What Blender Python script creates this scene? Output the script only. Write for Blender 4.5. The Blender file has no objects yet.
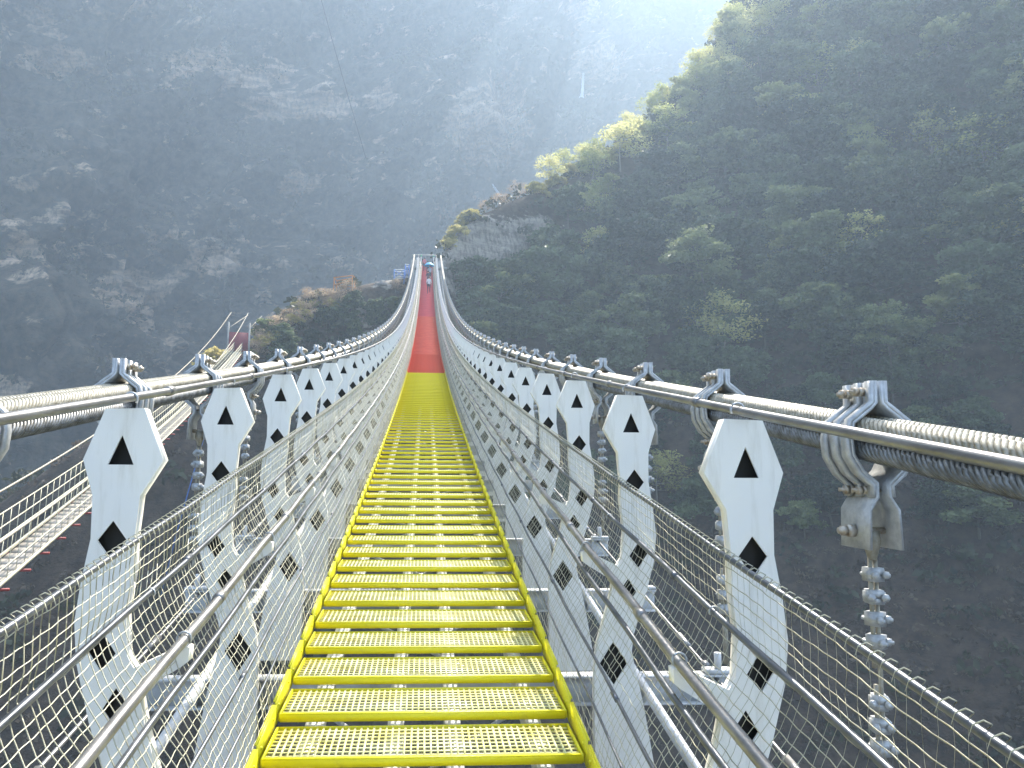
import bpy, bmesh, math, random
import numpy as np
from mathutils import Vector, Matrix
random.seed(7); rng = np.random.default_rng(7)
scene = bpy.context.scene
COL = scene.collection

# ------------------------------------------------------------------ camera
FPX, CX, CY = 770.0, 475.0, 384.0
TH, PS, RO = math.radians(6.5), math.radians(3.72), math.radians(-.5)
C0 = np.array([-.02, 0, 0])
Fw = np.array([math.sin(PS)*math.cos(TH), math.cos(PS)*math.cos(TH), math.sin(TH)])
Rt = np.array([math.cos(PS), -math.sin(PS), 0.0]); Up = np.cross(Rt, Fw)
Rt, Up = Rt*math.cos(RO)-Up*math.sin(RO), Up*math.cos(RO)+Rt*math.sin(RO)
cam = bpy.data.cameras.new('camera'); camo = bpy.data.objects.new('camera', cam); COL.objects.link(camo)
M = Matrix(((Rt[0], Up[0], -Fw[0], C0[0]), (Rt[1], Up[1], -Fw[1], C0[1]), (Rt[2], Up[2], -Fw[2], C0[2]), (0, 0, 0, 1)))
camo.matrix_world = M
cam.sensor_width = 36; cam.lens = 36*FPX/1024; cam.shift_x = (512-CX)/1024
cam.clip_start = .05; cam.clip_end = 6000
scene.camera = camo

# ------------------------------------------------------------------ world, sun, exposure
SUN = Vector((.38, .95, 1.17)).normalized()
w = bpy.data.worlds.new('World'); scene.world = w; w.use_nodes = True
nt = w.node_tree; bg = nt.nodes['Background']; sky = nt.nodes.new('ShaderNodeTexSky')
sky.sky_type = 'NISHITA'; sky.sun_disc = False
sky.sun_elevation = math.asin(SUN.z); sky.sun_rotation = math.atan2(SUN.x, SUN.y)
sky.dust_density = 4.0; sky.air_density = .9; sky.ozone_density = .6
nt.links.new(sky.outputs[0], bg.inputs[0]); bg.inputs[1].default_value = .15
sl = bpy.data.lights.new('sun', 'SUN'); sl.energy = 5.0; sl.angle = math.radians(.5); sl.color = (1, .95, .86)
so = bpy.data.objects.new('sun', sl); COL.objects.link(so); so.rotation_euler = (-SUN).to_track_quat('-Z', 'Y').to_euler()
scene.view_settings.view_transform = 'Standard'; scene.view_settings.look = 'None'
scene.view_settings.gamma = 1; scene.view_settings.exposure = 1.66
scene.cycles.max_bounces = 7; scene.cycles.volume_bounces = 1; scene.cycles.transparent_max_bounces = 16
HAZE_DENSITY = .00115

# ------------------------------------------------------------------ picture <-> place helpers (for surveying positions)
def ray(x, y): return Fw+Rt*(x-CX)/FPX-Up*(y-CY)/FPX
def at(x, y, Y): r = ray(x, y); return C0+r*(Y/r[1])
def px(P):
    P = np.asarray(P, float)-C0; d = P@Fw
    return CX+FPX*(P@Rt)/d, CY-FPX*(P@Up)/d, d
DC = (4.66711394e-07, 1.35e-03, 1.53275737e-01, -1.63774203e+00)
def D(y): return np.polyval(DC, y)            # walking surface height along the bridge

# ------------------------------------------------------------------ noise
def _hash(ix, iy, iz, seed):
    h = (ix.astype(np.int64)*374761393+iy.astype(np.int64)*668265263+iz.astype(np.int64)*2147483647+seed*974711) & 0xffffffff
    h = ((h ^ (h >> 13))*1274126177) & 0xffffffff
    return ((h ^ (h >> 16)) & 0xffff)/32768.0-1
def vnoise(P, seed=0):
    i = np.floor(P); f = P-i; f = f*f*(3-2*f); i = i.astype(np.int64)
    r = 0
    for a in (0, 1):
        for b in (0, 1):
            for c in (0, 1):
                wt = (f[..., 0] if a else 1-f[..., 0])*(f[..., 1] if b else 1-f[..., 1])*(f[..., 2] if c else 1-f[..., 2])
                r = r+wt*_hash(i[..., 0]+a, i[..., 1]+b, i[..., 2]+c, seed)
    return r
def fbm(P, oct=5, seed=0, gain=.5):
    r = 0; a = 1
    for k in range(oct):
        r = r+a*vnoise(P*(2**k)+k*17.3, seed+k); a *= gain
    return r
def ridged(P, oct=4, seed=0):
    r = 0; a = 1
    for k in range(oct):
        r = r+a*(1-np.abs(vnoise(P*(2**k)+k*9.1, seed+k))*2); a *= .5
    return r

# ------------------------------------------------------------------ materials
def mat(name, color, rough=.6, metal=0, noise=0.0, nscale=8, color2=None, bump=0.0, bscale=30, coord='Object', spec=None, stretch=None, thresh=None):
    m = bpy.data.materials.new(name); m.use_nodes = True; t = m.node_tree; b = t.nodes['Principled BSDF']
    b.inputs['Roughness'].default_value = rough; b.inputs['Metallic'].default_value = metal
    if spec is not None: b.inputs['Specular IOR Level'].default_value = spec
    tc = t.nodes.new('ShaderNodeTexCoord'); src = tc.outputs[coord]
    if stretch:
        mp = t.nodes.new('ShaderNodeMapping'); mp.inputs['Scale'].default_value = stretch; t.links.new(src, mp.inputs[0]); src = mp.outputs[0]
    c2 = color2 or tuple(c*(1-noise) for c in color)
    if noise or color2:
        n = t.nodes.new('ShaderNodeTexNoise'); n.inputs['Scale'].default_value = nscale; n.inputs['Detail'].default_value = 6; n.inputs['Roughness'].default_value = .65
        t.links.new(src, n.inputs['Vector'])
        r = t.nodes.new('ShaderNodeValToRGB'); a, z = thresh or (.35, .68)
        r.color_ramp.elements[0].position = a; r.color_ramp.elements[1].position = z
        r.color_ramp.elements[0].color = (*c2, 1); r.color_ramp.elements[1].color = (*color, 1)
        t.links.new(n.outputs['Fac'], r.inputs[0]); t.links.new(r.outputs[0], b.inputs['Base Color'])
    else: b.inputs['Base Color'].default_value = (*color, 1)
    if bump:
        n2 = t.nodes.new('ShaderNodeTexNoise'); n2.inputs['Scale'].default_value = bscale; n2.inputs['Detail'].default_value = 5
        t.links.new(src, n2.inputs['Vector']); bp = t.nodes.new('ShaderNodeBump'); bp.inputs['Strength'].default_value = bump; bp.inputs['Distance'].default_value = .02
        t.links.new(n2.outputs['Fac'], bp.inputs['Height']); t.links.new(bp.outputs[0], b.inputs['Normal'])
    return m
def leafmat(name, c1, c2, trans=.35, rnd=True, ns=.9):
    m = bpy.data.materials.new(name); m.use_nodes = True; t = m.node_tree; b = t.nodes['Principled BSDF']; out = t.nodes['Material Output']
    tc = t.nodes.new('ShaderNodeTexCoord'); n = t.nodes.new('ShaderNodeTexNoise'); n.inputs['Scale'].default_value = ns; n.inputs['Detail'].default_value = 4
    t.links.new(tc.outputs['Object'], n.inputs['Vector'])
    add = n.outputs['Fac']
    if rnd:
        oi = t.nodes.new('ShaderNodeObjectInfo'); mm = t.nodes.new('ShaderNodeMath'); mm.operation = 'MULTIPLY_ADD'
        mm.inputs[1].default_value = .5; mm.inputs[2].default_value = -.25; t.links.new(oi.outputs['Random'], mm.inputs[0])
        ad = t.nodes.new('ShaderNodeMath'); ad.operation = 'ADD'; t.links.new(n.outputs['Fac'], ad.inputs[0]); t.links.new(mm.outputs[0], ad.inputs[1]); add = ad.outputs[0]
    r = t.nodes.new('ShaderNodeValToRGB'); r.color_ramp.elements[0].position = .3; r.color_ramp.elements[1].position = .7
    r.color_ramp.elements[0].color = (*c1, 1); r.color_ramp.elements[1].color = (*c2, 1); t.links.new(add, r.inputs[0])
    t.links.new(r.outputs[0], b.inputs['Base Color']); b.inputs['Roughness'].default_value = .55; b.inputs['Specular IOR Level'].default_value = .3
    tr = t.nodes.new('ShaderNodeBsdfTranslucent'); hs = t.nodes.new('ShaderNodeHueSaturation'); hs.inputs['Value'].default_value = 1.5; hs.inputs['Hue'].default_value = .485
    t.links.new(r.outputs[0], hs.inputs['Color']); t.links.new(hs.outputs[0], tr.inputs[0])
    mx = t.nodes.new('ShaderNodeMixShader'); mx.inputs[0].default_value = trans
    t.links.new(b.outputs[0], mx.inputs[1]); t.links.new(tr.outputs[0], mx.inputs[2]); t.links.new(mx.outputs[0], out.inputs['Surface'])
    return m
white = mat('white_paint', (.90, .87, .79), .42, noise=.06, nscale=2.2, color2=(.72, .68, .58), thresh=(.25, .47), stretch=(7, 7, .9))
galv = mat('galvanised', (.60, .61, .60), .45, .45, color2=(.40, .41, .41), nscale=25, bump=.15, bscale=120)
beamm = mat('beam_paint', (.72, .73, .73), .5, .1, color2=(.52, .52, .50), nscale=6)
ropem = mat('wire_rope', (.46, .43, .35), .55, .25, color2=(.28, .25, .18), nscale=30)
ropel = mat('lower_wire_rope', (.26, .27, .27), .42, .5, color2=(.11, .105, .09), nscale=22)
railm = mat('dark_steel', (.20, .21, .23), .36, .6, color2=(.08, .09, .10), nscale=18, stretch=(1, .3, 1))
pipem = mat('rail_pipe', (.36, .355, .34), .38, .65, color2=(.18, .175, .17), nscale=14, stretch=(1, .3, 1))
wirem = mat('mesh_wire', (.68, .65, .50), .42, .3, color2=(.50, .47, .33), nscale=3)
yellow = mat('yellow_paint', (.74, .67, .012), .42, color2=(.50, .42, .06), nscale=5, thresh=(.26, .44), bump=.2, bscale=60)
redp = mat('red_paint', (.76, .17, .085), .5, color2=(.66, .13, .07), nscale=2)
redd = mat('crimson_paint', (.68, .12, .12), .5, color2=(.58, .10, .10), nscale=2)
boltm = mat('bolt_steel', (.58, .56, .50), .4, .6, color2=(.33, .25, .16), nscale=40)
blackm = mat('black_rubber', (.03, .03, .03), .6)
bluep = mat('blue_paint', (.18, .32, .70), .5, color2=(.14, .26, .6))
orangep = mat('orange_timber', (.62, .27, .07), .7, color2=(.45, .18, .05))
reddoor = mat('dusty_red_board', (.30, .07, .07), .7, color2=(.22, .05, .06))
concrete = mat('concrete', (.48, .46, .42), .85, color2=(.33, .32, .29), nscale=1.5, bump=.4, bscale=6)
plank = mat('grey_planks', (.46, .42, .36), .8, color2=(.28, .25, .21), nscale=3)
bark = mat('pale_bark', (.34, .31, .26), .85, color2=(.20, .18, .15), nscale=2)
barkd = mat('dark_bark', (.16, .14, .11), .9, color2=(.09, .08, .06), nscale=2)
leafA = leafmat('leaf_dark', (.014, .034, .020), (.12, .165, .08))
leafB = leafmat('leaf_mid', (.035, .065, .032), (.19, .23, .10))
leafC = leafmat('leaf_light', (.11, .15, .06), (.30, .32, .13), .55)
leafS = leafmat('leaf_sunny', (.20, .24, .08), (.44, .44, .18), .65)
leafD = leafmat('leaf_dry', (.27, .21, .14), (.50, .40, .26), .45)
leafY = leafmat('leaf_yellow', (.28, .27, .09), (.52, .47, .17), .5)
scrubm = leafmat('scrub_leaf', (.022, .032, .018), (.15, .14, .08), .25, rnd=False, ns=.11)
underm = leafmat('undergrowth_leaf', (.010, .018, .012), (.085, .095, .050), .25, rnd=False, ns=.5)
scrubn = leafmat('dry_scrub_leaf', (.030, .022, .017), (.15, .115, .075), .2, rnd=False, ns=.3)
waterm = mat('white_water', (.66, .70, .75), .35, noise=.1, nscale=.6)
skinm = mat('skin', (.45, .28, .2), .6)
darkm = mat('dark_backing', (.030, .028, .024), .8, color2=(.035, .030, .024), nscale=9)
hairm = mat('black_hair', (.02, .017, .015), .6)

# ------------------------------------------------------------------ mesh helpers
class MB:
    def __init__(s): s.V = []; s.F = []; s.n = 0
    def raw(s, V, F):
        V = np.asarray(V, float).reshape(-1, 3); s.V.append(V)
        F = np.asarray(F, np.int64)+s.n; s.F.append(F); s.n += len(V); return s
    def box(s, c, size, rot=None):
        x, y, z = [v/2 for v in size]
        V = np.array([(-x,-y,-z),(x,-y,-z),(x,y,-z),(-x,y,-z),(-x,-y,z),(x,-y,z),(x,y,z),(-x,y,z)])
        if rot is not None: V = V@np.array(rot).T
        return s.raw(V+np.array(c), [(0,3,2,1),(4,5,6,7),(0,1,5,4),(1,2,6,5),(2,3,7,6),(3,0,4,7)])
    def hexa(s, V8): return s.raw(V8, [(0,3,2,1),(4,5,6,7),(0,1,5,4),(1,2,6,5),(2,3,7,6),(3,0,4,7)])
    def tube(s, P, r, n=8, caps=True, up=(0, 0, 1)):
        P = np.asarray(P, float); m = len(P); r = np.broadcast_to(np.asarray(r, float), (m,))
        T = np.gradient(P, axis=0); T /= np.linalg.norm(T, axis=1)[:, None]+1e-12
        u = np.tile(np.array(up, float), (m, 1)); bad = np.abs((T*u).sum(1)) > .93; u[bad] = (1, 0, 0)
        A = np.cross(T, u); A /= np.linalg.norm(A, axis=1)[:, None]; B = np.cross(A, T)
        a = np.arange(n)*2*math.pi/n
        V = P[:, None]+r[:, None, None]*(np.cos(a)[None, :, None]*A[:, None]+np.sin(a)[None, :, None]*B[:, None])
        i = np.arange(m-1)[:, None]*n; j = np.arange(n)[None]; k = (j+1) % n
        F = np.stack([i+j, i+k, i+n+k, i+n+j], -1).reshape(-1, 4)
        b0 = s.n; s.raw(V, F)
        if caps:
            V2 = [P[0], P[-1]]; c = s.n; s.V.append(np.array(V2)); s.n += 2
            jj = np.arange(n); kk = (jj+1) % n; e = b0+(m-1)*n
            s.F.append(np.stack([np.full(n, c), b0+kk, b0+jj], -1)); s.F.append(np.stack([np.full(n, c+1), e+jj, e+kk], -1))
        return s
    def prism(s, poly, y0, y1, axis='y'):        # polygon in x,z (convex or simple), extruded along y
        n = len(poly); V = [(p[0], y0, p[1]) for p in poly]+[(p[0], y1, p[1]) for p in poly]
        b = s.n; s.V.append(np.array(V, float)); s.n += 2*n
        for i in range(n):
            j = (i+1) % n; s.F.append(np.array([[b+i, b+j, b+n+j, b+n+i]]))
        s.ng = getattr(s, 'ng', []); s.ng.append([b+i for i in range(n)][::-1]); s.ng.append([b+n+i for i in range(n)]); return s
    def mesh(s, name, m=None, smooth=False):
        me = bpy.data.meshes.new(name); V = np.concatenate(s.V).astype(np.float32)
        loops = []; sizes = []
        for F in s.F: loops.append(F.ravel()); sizes.append(np.full(len(F), F.shape[1]))
        for g in getattr(s, 'ng', []): loops.append(np.array(g)); sizes.append(np.array([len(g)]))
        L = np.concatenate(loops).astype(np.int32); S = np.concatenate(sizes).astype(np.int32)
        me.vertices.add(len(V)); me.vertices.foreach_set('co', V.ravel())
        me.loops.add(len(L)); me.loops.foreach_set('vertex_index', L)
        me.polygons.add(len(S)); st = np.zeros(len(S), np.int32); st[1:] = np.cumsum(S)[:-1]
        me.polygons.foreach_set('loop_start', st); me.polygons.foreach_set('loop_total', S)
        if smooth: me.polygons.foreach_set('use_smooth', np.ones(len(S), bool))
        me.update(calc_edges=True); me.validate()
        if m: me.materials.append(m)
        return me
def wloc(p):
    v = Vector(p.location)
    while p.parent: p = p.parent; v += Vector(p.location)
    return v
def obj(name, me, parent=None, loc=(0, 0, 0), mt=None):
    """mesh given in world coordinates (or local, then loc places it)"""
    if isinstance(me, MB): me = me.mesh(name, mt)
    o = bpy.data.objects.new(name, me); COL.objects.link(o)
    if parent is not None: o.parent = parent; o.location = Vector(loc)-wloc(parent)
    else: o.location = loc
    return o
def local(name, me, parent, loc=(0, 0, 0), mt=None):
    if isinstance(me, MB): me = me.mesh(name, mt)
    o = bpy.data.objects.new(name, me); COL.objects.link(o); o.parent = parent; o.location = loc; return o
def tag(o, label, cat, group=None):
    o['label'] = label; o['category'] = cat
    if group: o['group'] = group
    return o
def thing(name, label, cat, loc=(0, 0, 0), group=None):
    o = bpy.data.objects.new(name, None); o.empty_display_size = .2; COL.objects.link(o); o.location = loc; return tag(o, label, cat, group)
def structure(name, me, mt=None):
    o = obj(name, me, mt=mt); o['kind'] = 'structure'; return o
def copy_tree(o, parent=None):
    c = o.copy(); COL.objects.link(c); c.parent = parent
    for ch in list(o.children): copy_tree(ch, c)
    return c

# ================================================================== TERRAIN
def gridmesh(P):
    n, m = P.shape[:2]; i = np.arange(n-1)[:, None]*m; j = np.arange(m-1)[None]
    F = np.stack([i+j, i+j+1, i+m+j+1, i+m+j], -1).reshape(-1, 4)
    return MB().raw(P.reshape(-1, 3), F)
def set_attr(me, name, vals):
    a = me.attributes.new(name, 'FLOAT', 'POINT'); a.data.foreach_set('value', vals.astype(np.float32).ravel())
def rockmat(name, soil1, soil2, rock1, rock2, sc=.05, msc=1.5):
    m = bpy.data.materials.new(name); m.use_nodes = True; t = m.node_tree; b = t.nodes['Principled BSDF']; N = t.nodes.new; L = t.links.new
    tc = N('ShaderNodeTexCoord'); at_ = N('ShaderNodeAttribute'); at_.attribute_name = 'rock'
    def noise(scale, stretch=(1, 1, 1), det=8, rough=.62):
        mp = N('ShaderNodeMapping'); mp.inputs['Scale'].default_value = stretch; L(tc.outputs['Object'], mp.inputs[0])
        n = N('ShaderNodeTexNoise'); n.inputs['Scale'].default_value = scale; n.inputs['Detail'].default_value = det; n.inputs['Roughness'].default_value = rough
        L(mp.outputs[0], n.inputs['Vector']); return n.outputs['Fac']
    def ramp(src, a, z, c0, c1):
        r = N('ShaderNodeValToRGB'); r.color_ramp.elements[0].position = a; r.color_ramp.elements[1].position = z
        r.color_ramp.elements[0].color = (*c0, 1); r.color_ramp.elements[1].color = (*c1, 1); L(src, r.inputs[0]); return r.outputs[0]
    soil = ramp(noise(sc*6), .35, .65, soil1, soil2)
    strata = ramp(noise(sc*3, (.5, .5, 3.0)), .35, .65, rock1, rock2)
    crack = ramp(noise(sc*9, (1.6, 1.6, .6)), .38, .55, (.35, .35, .35), (1, 1, 1))
    mul = N('ShaderNodeMix'); mul.data_type = 'RGBA'; mul.blend_type = 'MULTIPLY'; mul.inputs[0].default_value = .8
    L(strata, mul.inputs[6]); L(crack, mul.inputs[7])
    ad = N('ShaderNodeMath'); ad.operation = 'ADD'; L(at_.outputs['Fac'], ad.inputs[0]); L(noise(sc*msc, (1, 1, 1.8), 10, .68), ad.inputs[1])
    msk = ramp(ad.outputs[0], .90, .97, (0, 0, 0), (1, 1, 1))
    mx = N('ShaderNodeMix'); mx.data_type = 'RGBA'; L(msk, mx.inputs[0]); L(soil, mx.inputs[6]); L(mul.outputs[2], mx.inputs[7]); L(mx.outputs[2], b.inputs['Base Color'])
    bp = N('ShaderNodeBump'); bp.inputs['Strength'].default_value = .9; bp.inputs['Distance'].default_value = 1.2/sc*.05
    L(noise(sc*8, (1, 1, 1.6)), bp.inputs['Height']); L(bp.outputs[0], b.inputs['Normal']); b.inputs['Roughness'].default_value = .9; b.inputs['Specular IOR Level'].default_value = .2
    return m

# far cliff: a curved wall of rock on the other side of the valley
plan = np.array([(-420, -60), (-300, 60), (-205, 150), (-150, 205), (-95, 268), (-40, 325), (25, 365), (95, 372), (150, 395), (240, 470), (420, 500), (650, 420)], float)
def curve_pts(P, n):
    d = np.r_[0, np.cumsum(np.linalg.norm(np.diff(P, axis=0), axis=1))]; u = np.linspace(0, d[-1], n)
    Q = np.stack([np.interp(u, d, P[:, k]) for k in range(P.shape[1])], 1)
    k = np.ones(9)/9
    for _ in range(3):
        pad = np.concatenate([np.repeat(Q[:1], 4, 0), Q, np.repeat(Q[-1:], 4, 0)]); Q = np.stack([np.convolve(pad[:, c], k, 'valid') for c in range(Q.shape[1])], 1)
    return Q
nu, nv = 640, 430
pl = curve_pts(plan, nu); tg = np.gradient(pl, axis=0); tg /= np.linalg.norm(tg, axis=1)[:, None]; nrm = np.stack([-tg[:, 1], tg[:, 0]], 1)   # away from the camera
zz = np.linspace(-135, 500, nv)
back = np.interp(zz, [-135, -60, 20, 60, 120, 200, 260, 330, 500], [-75, -35, -6, 0, 20, 34, 46, 62, 110])
P = np.zeros((nu, nv, 3)); P[..., 0] = pl[:, None, 0]+nrm[:, None, 0]*back; P[..., 1] = pl[:, None, 1]+nrm[:, None, 1]*back; P[..., 2] = zz
q = P/np.array([1, 1, 1.])
disp = 26*fbm(q/95., 4, 3)+24*ridged(q/np.array([30, 30, 95.]), 4, 11)+7*fbm(q/np.array([40, 40, 13.]), 3, 15)+5.0*fbm(q/np.array([11, 11, 6.]), 4, 21)+2.5*ridged(q/np.array([7, 7, 12.]), 2, 91)+3.5*np.sin(zz/9.+3*fbm(q/60., 2, 31))*.8
gul = np.zeros((nu, nv))
for gx in (582, 500, 150): # gullies that hold the waterfalls
    c = at(gx, 90, 375)[:2] if gx > 300 else at(gx, 90, 215)[:2]
    dd = ((P[..., 0]-c[0])**2+(P[..., 1]-c[1])**2)**.5; disp = disp+10*np.exp(-(dd/22)**2)
P[..., 0] += nrm[:, None, 0]*disp; P[..., 1] += nrm[:, None, 1]*disp
cliff = P
# places where bare pale rock shows
rel = P-C0; dep = rel@Fw; PXc = CX+FPX*(rel@Rt)/np.maximum(dep, 1); PYc = CY-FPX*(rel@Up)/np.maximum(dep, 1)
rock = np.full((nu, nv), .33)
for bx, by, sx, sy, a in ((300, 105, 75, 18, .55), (250, 75, 60, 16, .4), (300, 185, 26, 14, .5), (380, 98, 22, 18, .45), (490, 120, 60, 60, .42), (215, 262, 32, 18, .5), (130, 290, 55, 26, .48),
                          (60, 60, 70, 26, .33), (200, 60, 60, 26, .3), (600, 60, 60, 40, .25), (20, 250, 40, 30, .25), (580, 10, 40, 20, .35), (10, 385, 30, 20, .4)):
    rock = np.maximum(rock, (a+.28)*np.exp(-(((PXc-bx)/sx)**2+((PYc-by)/sy)**2)))
rock += .06*fbm(P/40., 3, 5)
cme = gridmesh(P).mesh('far_cliff', rockmat('cliff_rock', (.030, .032, .022), (.125, .105, .075), (.20, .15, .11), (.78, .60, .42), .05), True)
set_attr(cme, 'rock', rock); fc = structure('cliff', cme)

# near bank: crest line (surveyed) from the left promontory, past the bridge head, up the wooded ridge
crest_px = [(-260, 700, 82), (-120, 600, 80), (0, 505, 80), (90, 440, 80), (170, 395, 82), (222, 358, 84), (252, 345, 86), (290, 316, 90), (325, 296, 94), (350, 289, 96), (378, 281, 97), (405, 280, 98), (427, 268, 99.5),
            (443, 258, 101), (452, 238, 103), (466, 224, 105), (490, 211, 108), (520, 198, 111), (560, 184, 116), (600, 160, 122), (645, 128, 129), (690, 80, 137), (730, 15, 146), (780, -60, 154), (870, -170, 165),
            (1000, -290, 178), (1200, -420, 195)]
cr = np.array([at(*c) for c in crest_px]); cr = np.concatenate([cr, [cr[-1]+[90, 20, 40]], [cr[-1]+[240, 60, 60]]])
nc, nf, nb = 420, 190, 34
d_ = np.r_[0, np.cumsum(np.linalg.norm(np.diff(cr, axis=0), axis=1))]; u = np.linspace(0, d_[-1]**.75, nc)**(1/.75)
crs = np.stack([np.interp(u, d_, cr[:, k]) for k in range(3)], 1)
kk = np.ones(5)/5; crs = np.stack([np.convolve(np.pad(crs[:, c], 2, 'edge'), kk, 'valid') for c in range(3)], 1)
sidx = np.interp(u, d_, np.r_[np.array([c[0] for c in crest_px], float), 1400, 1800])     # picture column of each crest point, as a parameter
ang1 = np.interp(sidx, [-200, 100, 250, 340, 420, 445, 520, 600, 700, 1000], [50, 55, 62, 68, 70, 80, 66, 55, 50, 47])
H = np.zeros((nc, nf+nb, 3))
tf = (np.linspace(0, 1, nf)**1.15)*300
for i in range(nc):
    a0 = math.radians(ang1[i]); a1 = math.radians(min(ang1[i]-2, 56)); wq = np.clip(tf/60, 0, 1)
    ang = a0*(1-wq)+a1*wq; dt = np.diff(tf, prepend=0); roundf = np.clip(tf/5, .25, 1); ang = ang*roundf
    hy = np.cumsum(dt*np.cos(ang)); hz = np.cumsum(dt*np.sin(ang))
    dirx, diry = (.10, -1.) if sidx[i] > 430 else (-.05, -1.)
    front = np.stack([crs[i, 0]+hy*dirx*.2, crs[i, 1]+hy*diry, crs[i, 2]-hz], 1)
    tb = np.linspace(0, 1, nb+1)[1:]**1.5*150; bk = np.stack([crs[i, 0]+tb*.1, crs[i, 1]+tb, crs[i, 2]-np.clip(tb-3, 0, None)*.75-.1*tb], 1)
    H[i, :nb] = bk[::-1]; H[i, nb:] = front
fall = np.zeros((nc, nf+nb)); fall[:, :nb] = np.linspace(1, .15, nb); fall[:, nb:] = np.clip(tf/14, .12, 1)
dn = (6*fbm(H/26., 4, 51)+2.2*ridged(H/np.array([9, 9, 14.]), 3, 61)+.7*fbm(H/2.6, 3, 71))*fall
# clear the bridge itself
nearb = np.exp(-(H[..., 0]/6)**2)*np.clip((H[..., 1]-70)/20, 0, 1)
H[..., 1] += dn*.8*(1-nearb); H[..., 2] += dn*.5*(1-nearb)
topz = D(np.clip(H[..., 1], 0, 97))-.9
lim = (np.abs(H[..., 0]) < 4.5) & (H[..., 1] < 97.5) & (H[..., 2] > topz); H[..., 2] = np.where(lim, topz, H[..., 2])
rel = H-C0; dep = rel@Fw; hx = CX+FPX*(rel@Rt)/np.maximum(dep, 1); hy_ = CY-FPX*(rel@Up)/np.maximum(dep, 1)
rk = np.full(hx.shape, -.05)
for bx, by, sx, sy, a in ((490, 262, 60, 44, 1.1), (470, 240, 30, 32, 1.1), (530, 235, 40, 26, .8), (375, 320, 44, 28, .55), (383, 284, 20, 8, .6), (550, 240, 26, 20, .3), (870, 420, 60, 60, .18), (700, 520, 60, 50, .2)):
    rk = np.maximum(rk, a*np.exp(-(((hx-bx)/sx)**2+((hy_-by)/sy)**2)))
hme = gridmesh(H).mesh('near_hillside', rockmat('hill_ground', (.036, .027, .021), (.095, .068, .047), (.20, .17, .14), (.50, .44, .36), .16, 3.5), True)
set_attr(hme, 'rock', rk); hill = structure('hillside', hme)
# valley floor
gm = MB().raw([(-900, -700, -128), (1100, -700, -128), (1100, 900, -128), (-900, 900, -128)], [(0, 1, 2, 3)])
structure('ground', gm, mat('river_gravel', (.20, .19, .17), .9, color2=(.10, .095, .085), nscale=.05))

# ------------------------------------------------------------------ loose scrub (uncountable)
def scatter(name, Pg, n, size, quads, leaf, mt, wfun, seed, lift=.3, flat=.7, patch=None):
    r = np.random.default_rng(seed); a = Pg[:-1, :-1].reshape(-1, 3); ex = (Pg[1:, :-1]-Pg[:-1, :-1]).reshape(-1, 3); ey = (Pg[:-1, 1:]-Pg[:-1, :-1]).reshape(-1, 3)
    area = np.linalg.norm(np.cross(ex, ey), axis=1); rel = a-C0; dp = rel@Fw; X = CX+FPX*(rel@Rt)/np.maximum(dp, 1); Yp = CY-FPX*(rel@Up)/np.maximum(dp, 1)
    vis = (dp > 20) & (X > -120) & (X < 1144) & (Yp > -90) & (Yp < 860)
    if patch: area = area*np.clip(.5+patch[1]*fbm(a/np.array([1, 1, .6])/patch[0], 4, seed), .02, None)
    wt = area*vis*np.clip(wfun(X, Yp), 0, None); wt /= wt.sum(); idx = r.choice(len(a), n, p=wt)
    c = a[idx]+ex[idx]*r.random((n, 1))+ey[idx]*r.random((n, 1)); s = size[0]+(size[1]-size[0])*r.random(n)**2
    c[:, 2] += s*lift
    v = r.normal(size=(n, quads, 3)); v /= np.linalg.norm(v, axis=2)[..., None]; v *= (r.random((n, quads, 1))**.4); v[..., 2] *= flat; v[..., 2] = np.abs(v[..., 2])
    pc = c[:, None]+v*s[:, None, None]
    A = r.normal(size=(n, quads, 3)); A /= np.linalg.norm(A, axis=2)[..., None]; B = np.cross(A, r.normal(size=(n, quads, 3))); B /= np.linalg.norm(B, axis=2)[..., None]
    l = (leaf*s)[:, None, None]*(.6+.8*r.random((n, quads, 1)))
    V = np.stack([pc-A*l, pc-B*l*.6, pc+A*l, pc+B*l*.6], 2).reshape(-1, 3)
    F = np.arange(len(V)).reshape(-1, 4); o = obj(name, MB().raw(V, F).mesh(name, mt)); o['kind'] = 'stuff'; return o
def cliffw(X, Y):
    w_ = np.ones_like(X)
    for bx, by, sx, sy, a in ((300, 105, 75, 18, .9), (300, 185, 26, 14, .9), (380, 98, 22, 18, .8), (490, 120, 60, 60, .6), (215, 262, 32, 18, .9), (130, 290, 55, 26, .8)): w_ -= a*np.exp(-(((X-bx)/sx)**2+((Y-by)/sy)**2))
    return w_
scatter('cliff_scrub', cliff, 30000, (1.0, 4.6), 13, .24, scrubm, cliffw, 5, patch=(30., 3.4))
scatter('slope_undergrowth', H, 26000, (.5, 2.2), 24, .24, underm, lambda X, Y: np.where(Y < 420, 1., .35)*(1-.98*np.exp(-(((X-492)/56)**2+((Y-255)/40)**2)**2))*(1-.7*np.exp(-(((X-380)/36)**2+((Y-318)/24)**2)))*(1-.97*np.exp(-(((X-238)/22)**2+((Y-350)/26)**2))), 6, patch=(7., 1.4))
scatter('dry_brush', H, 12000, (.3, 1.3), 20, .22, scrubn, lambda X, Y: np.clip((Y-300)/150, 0, 1.5)*np.clip((X-500)/200, .4, 1), 8)

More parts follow.
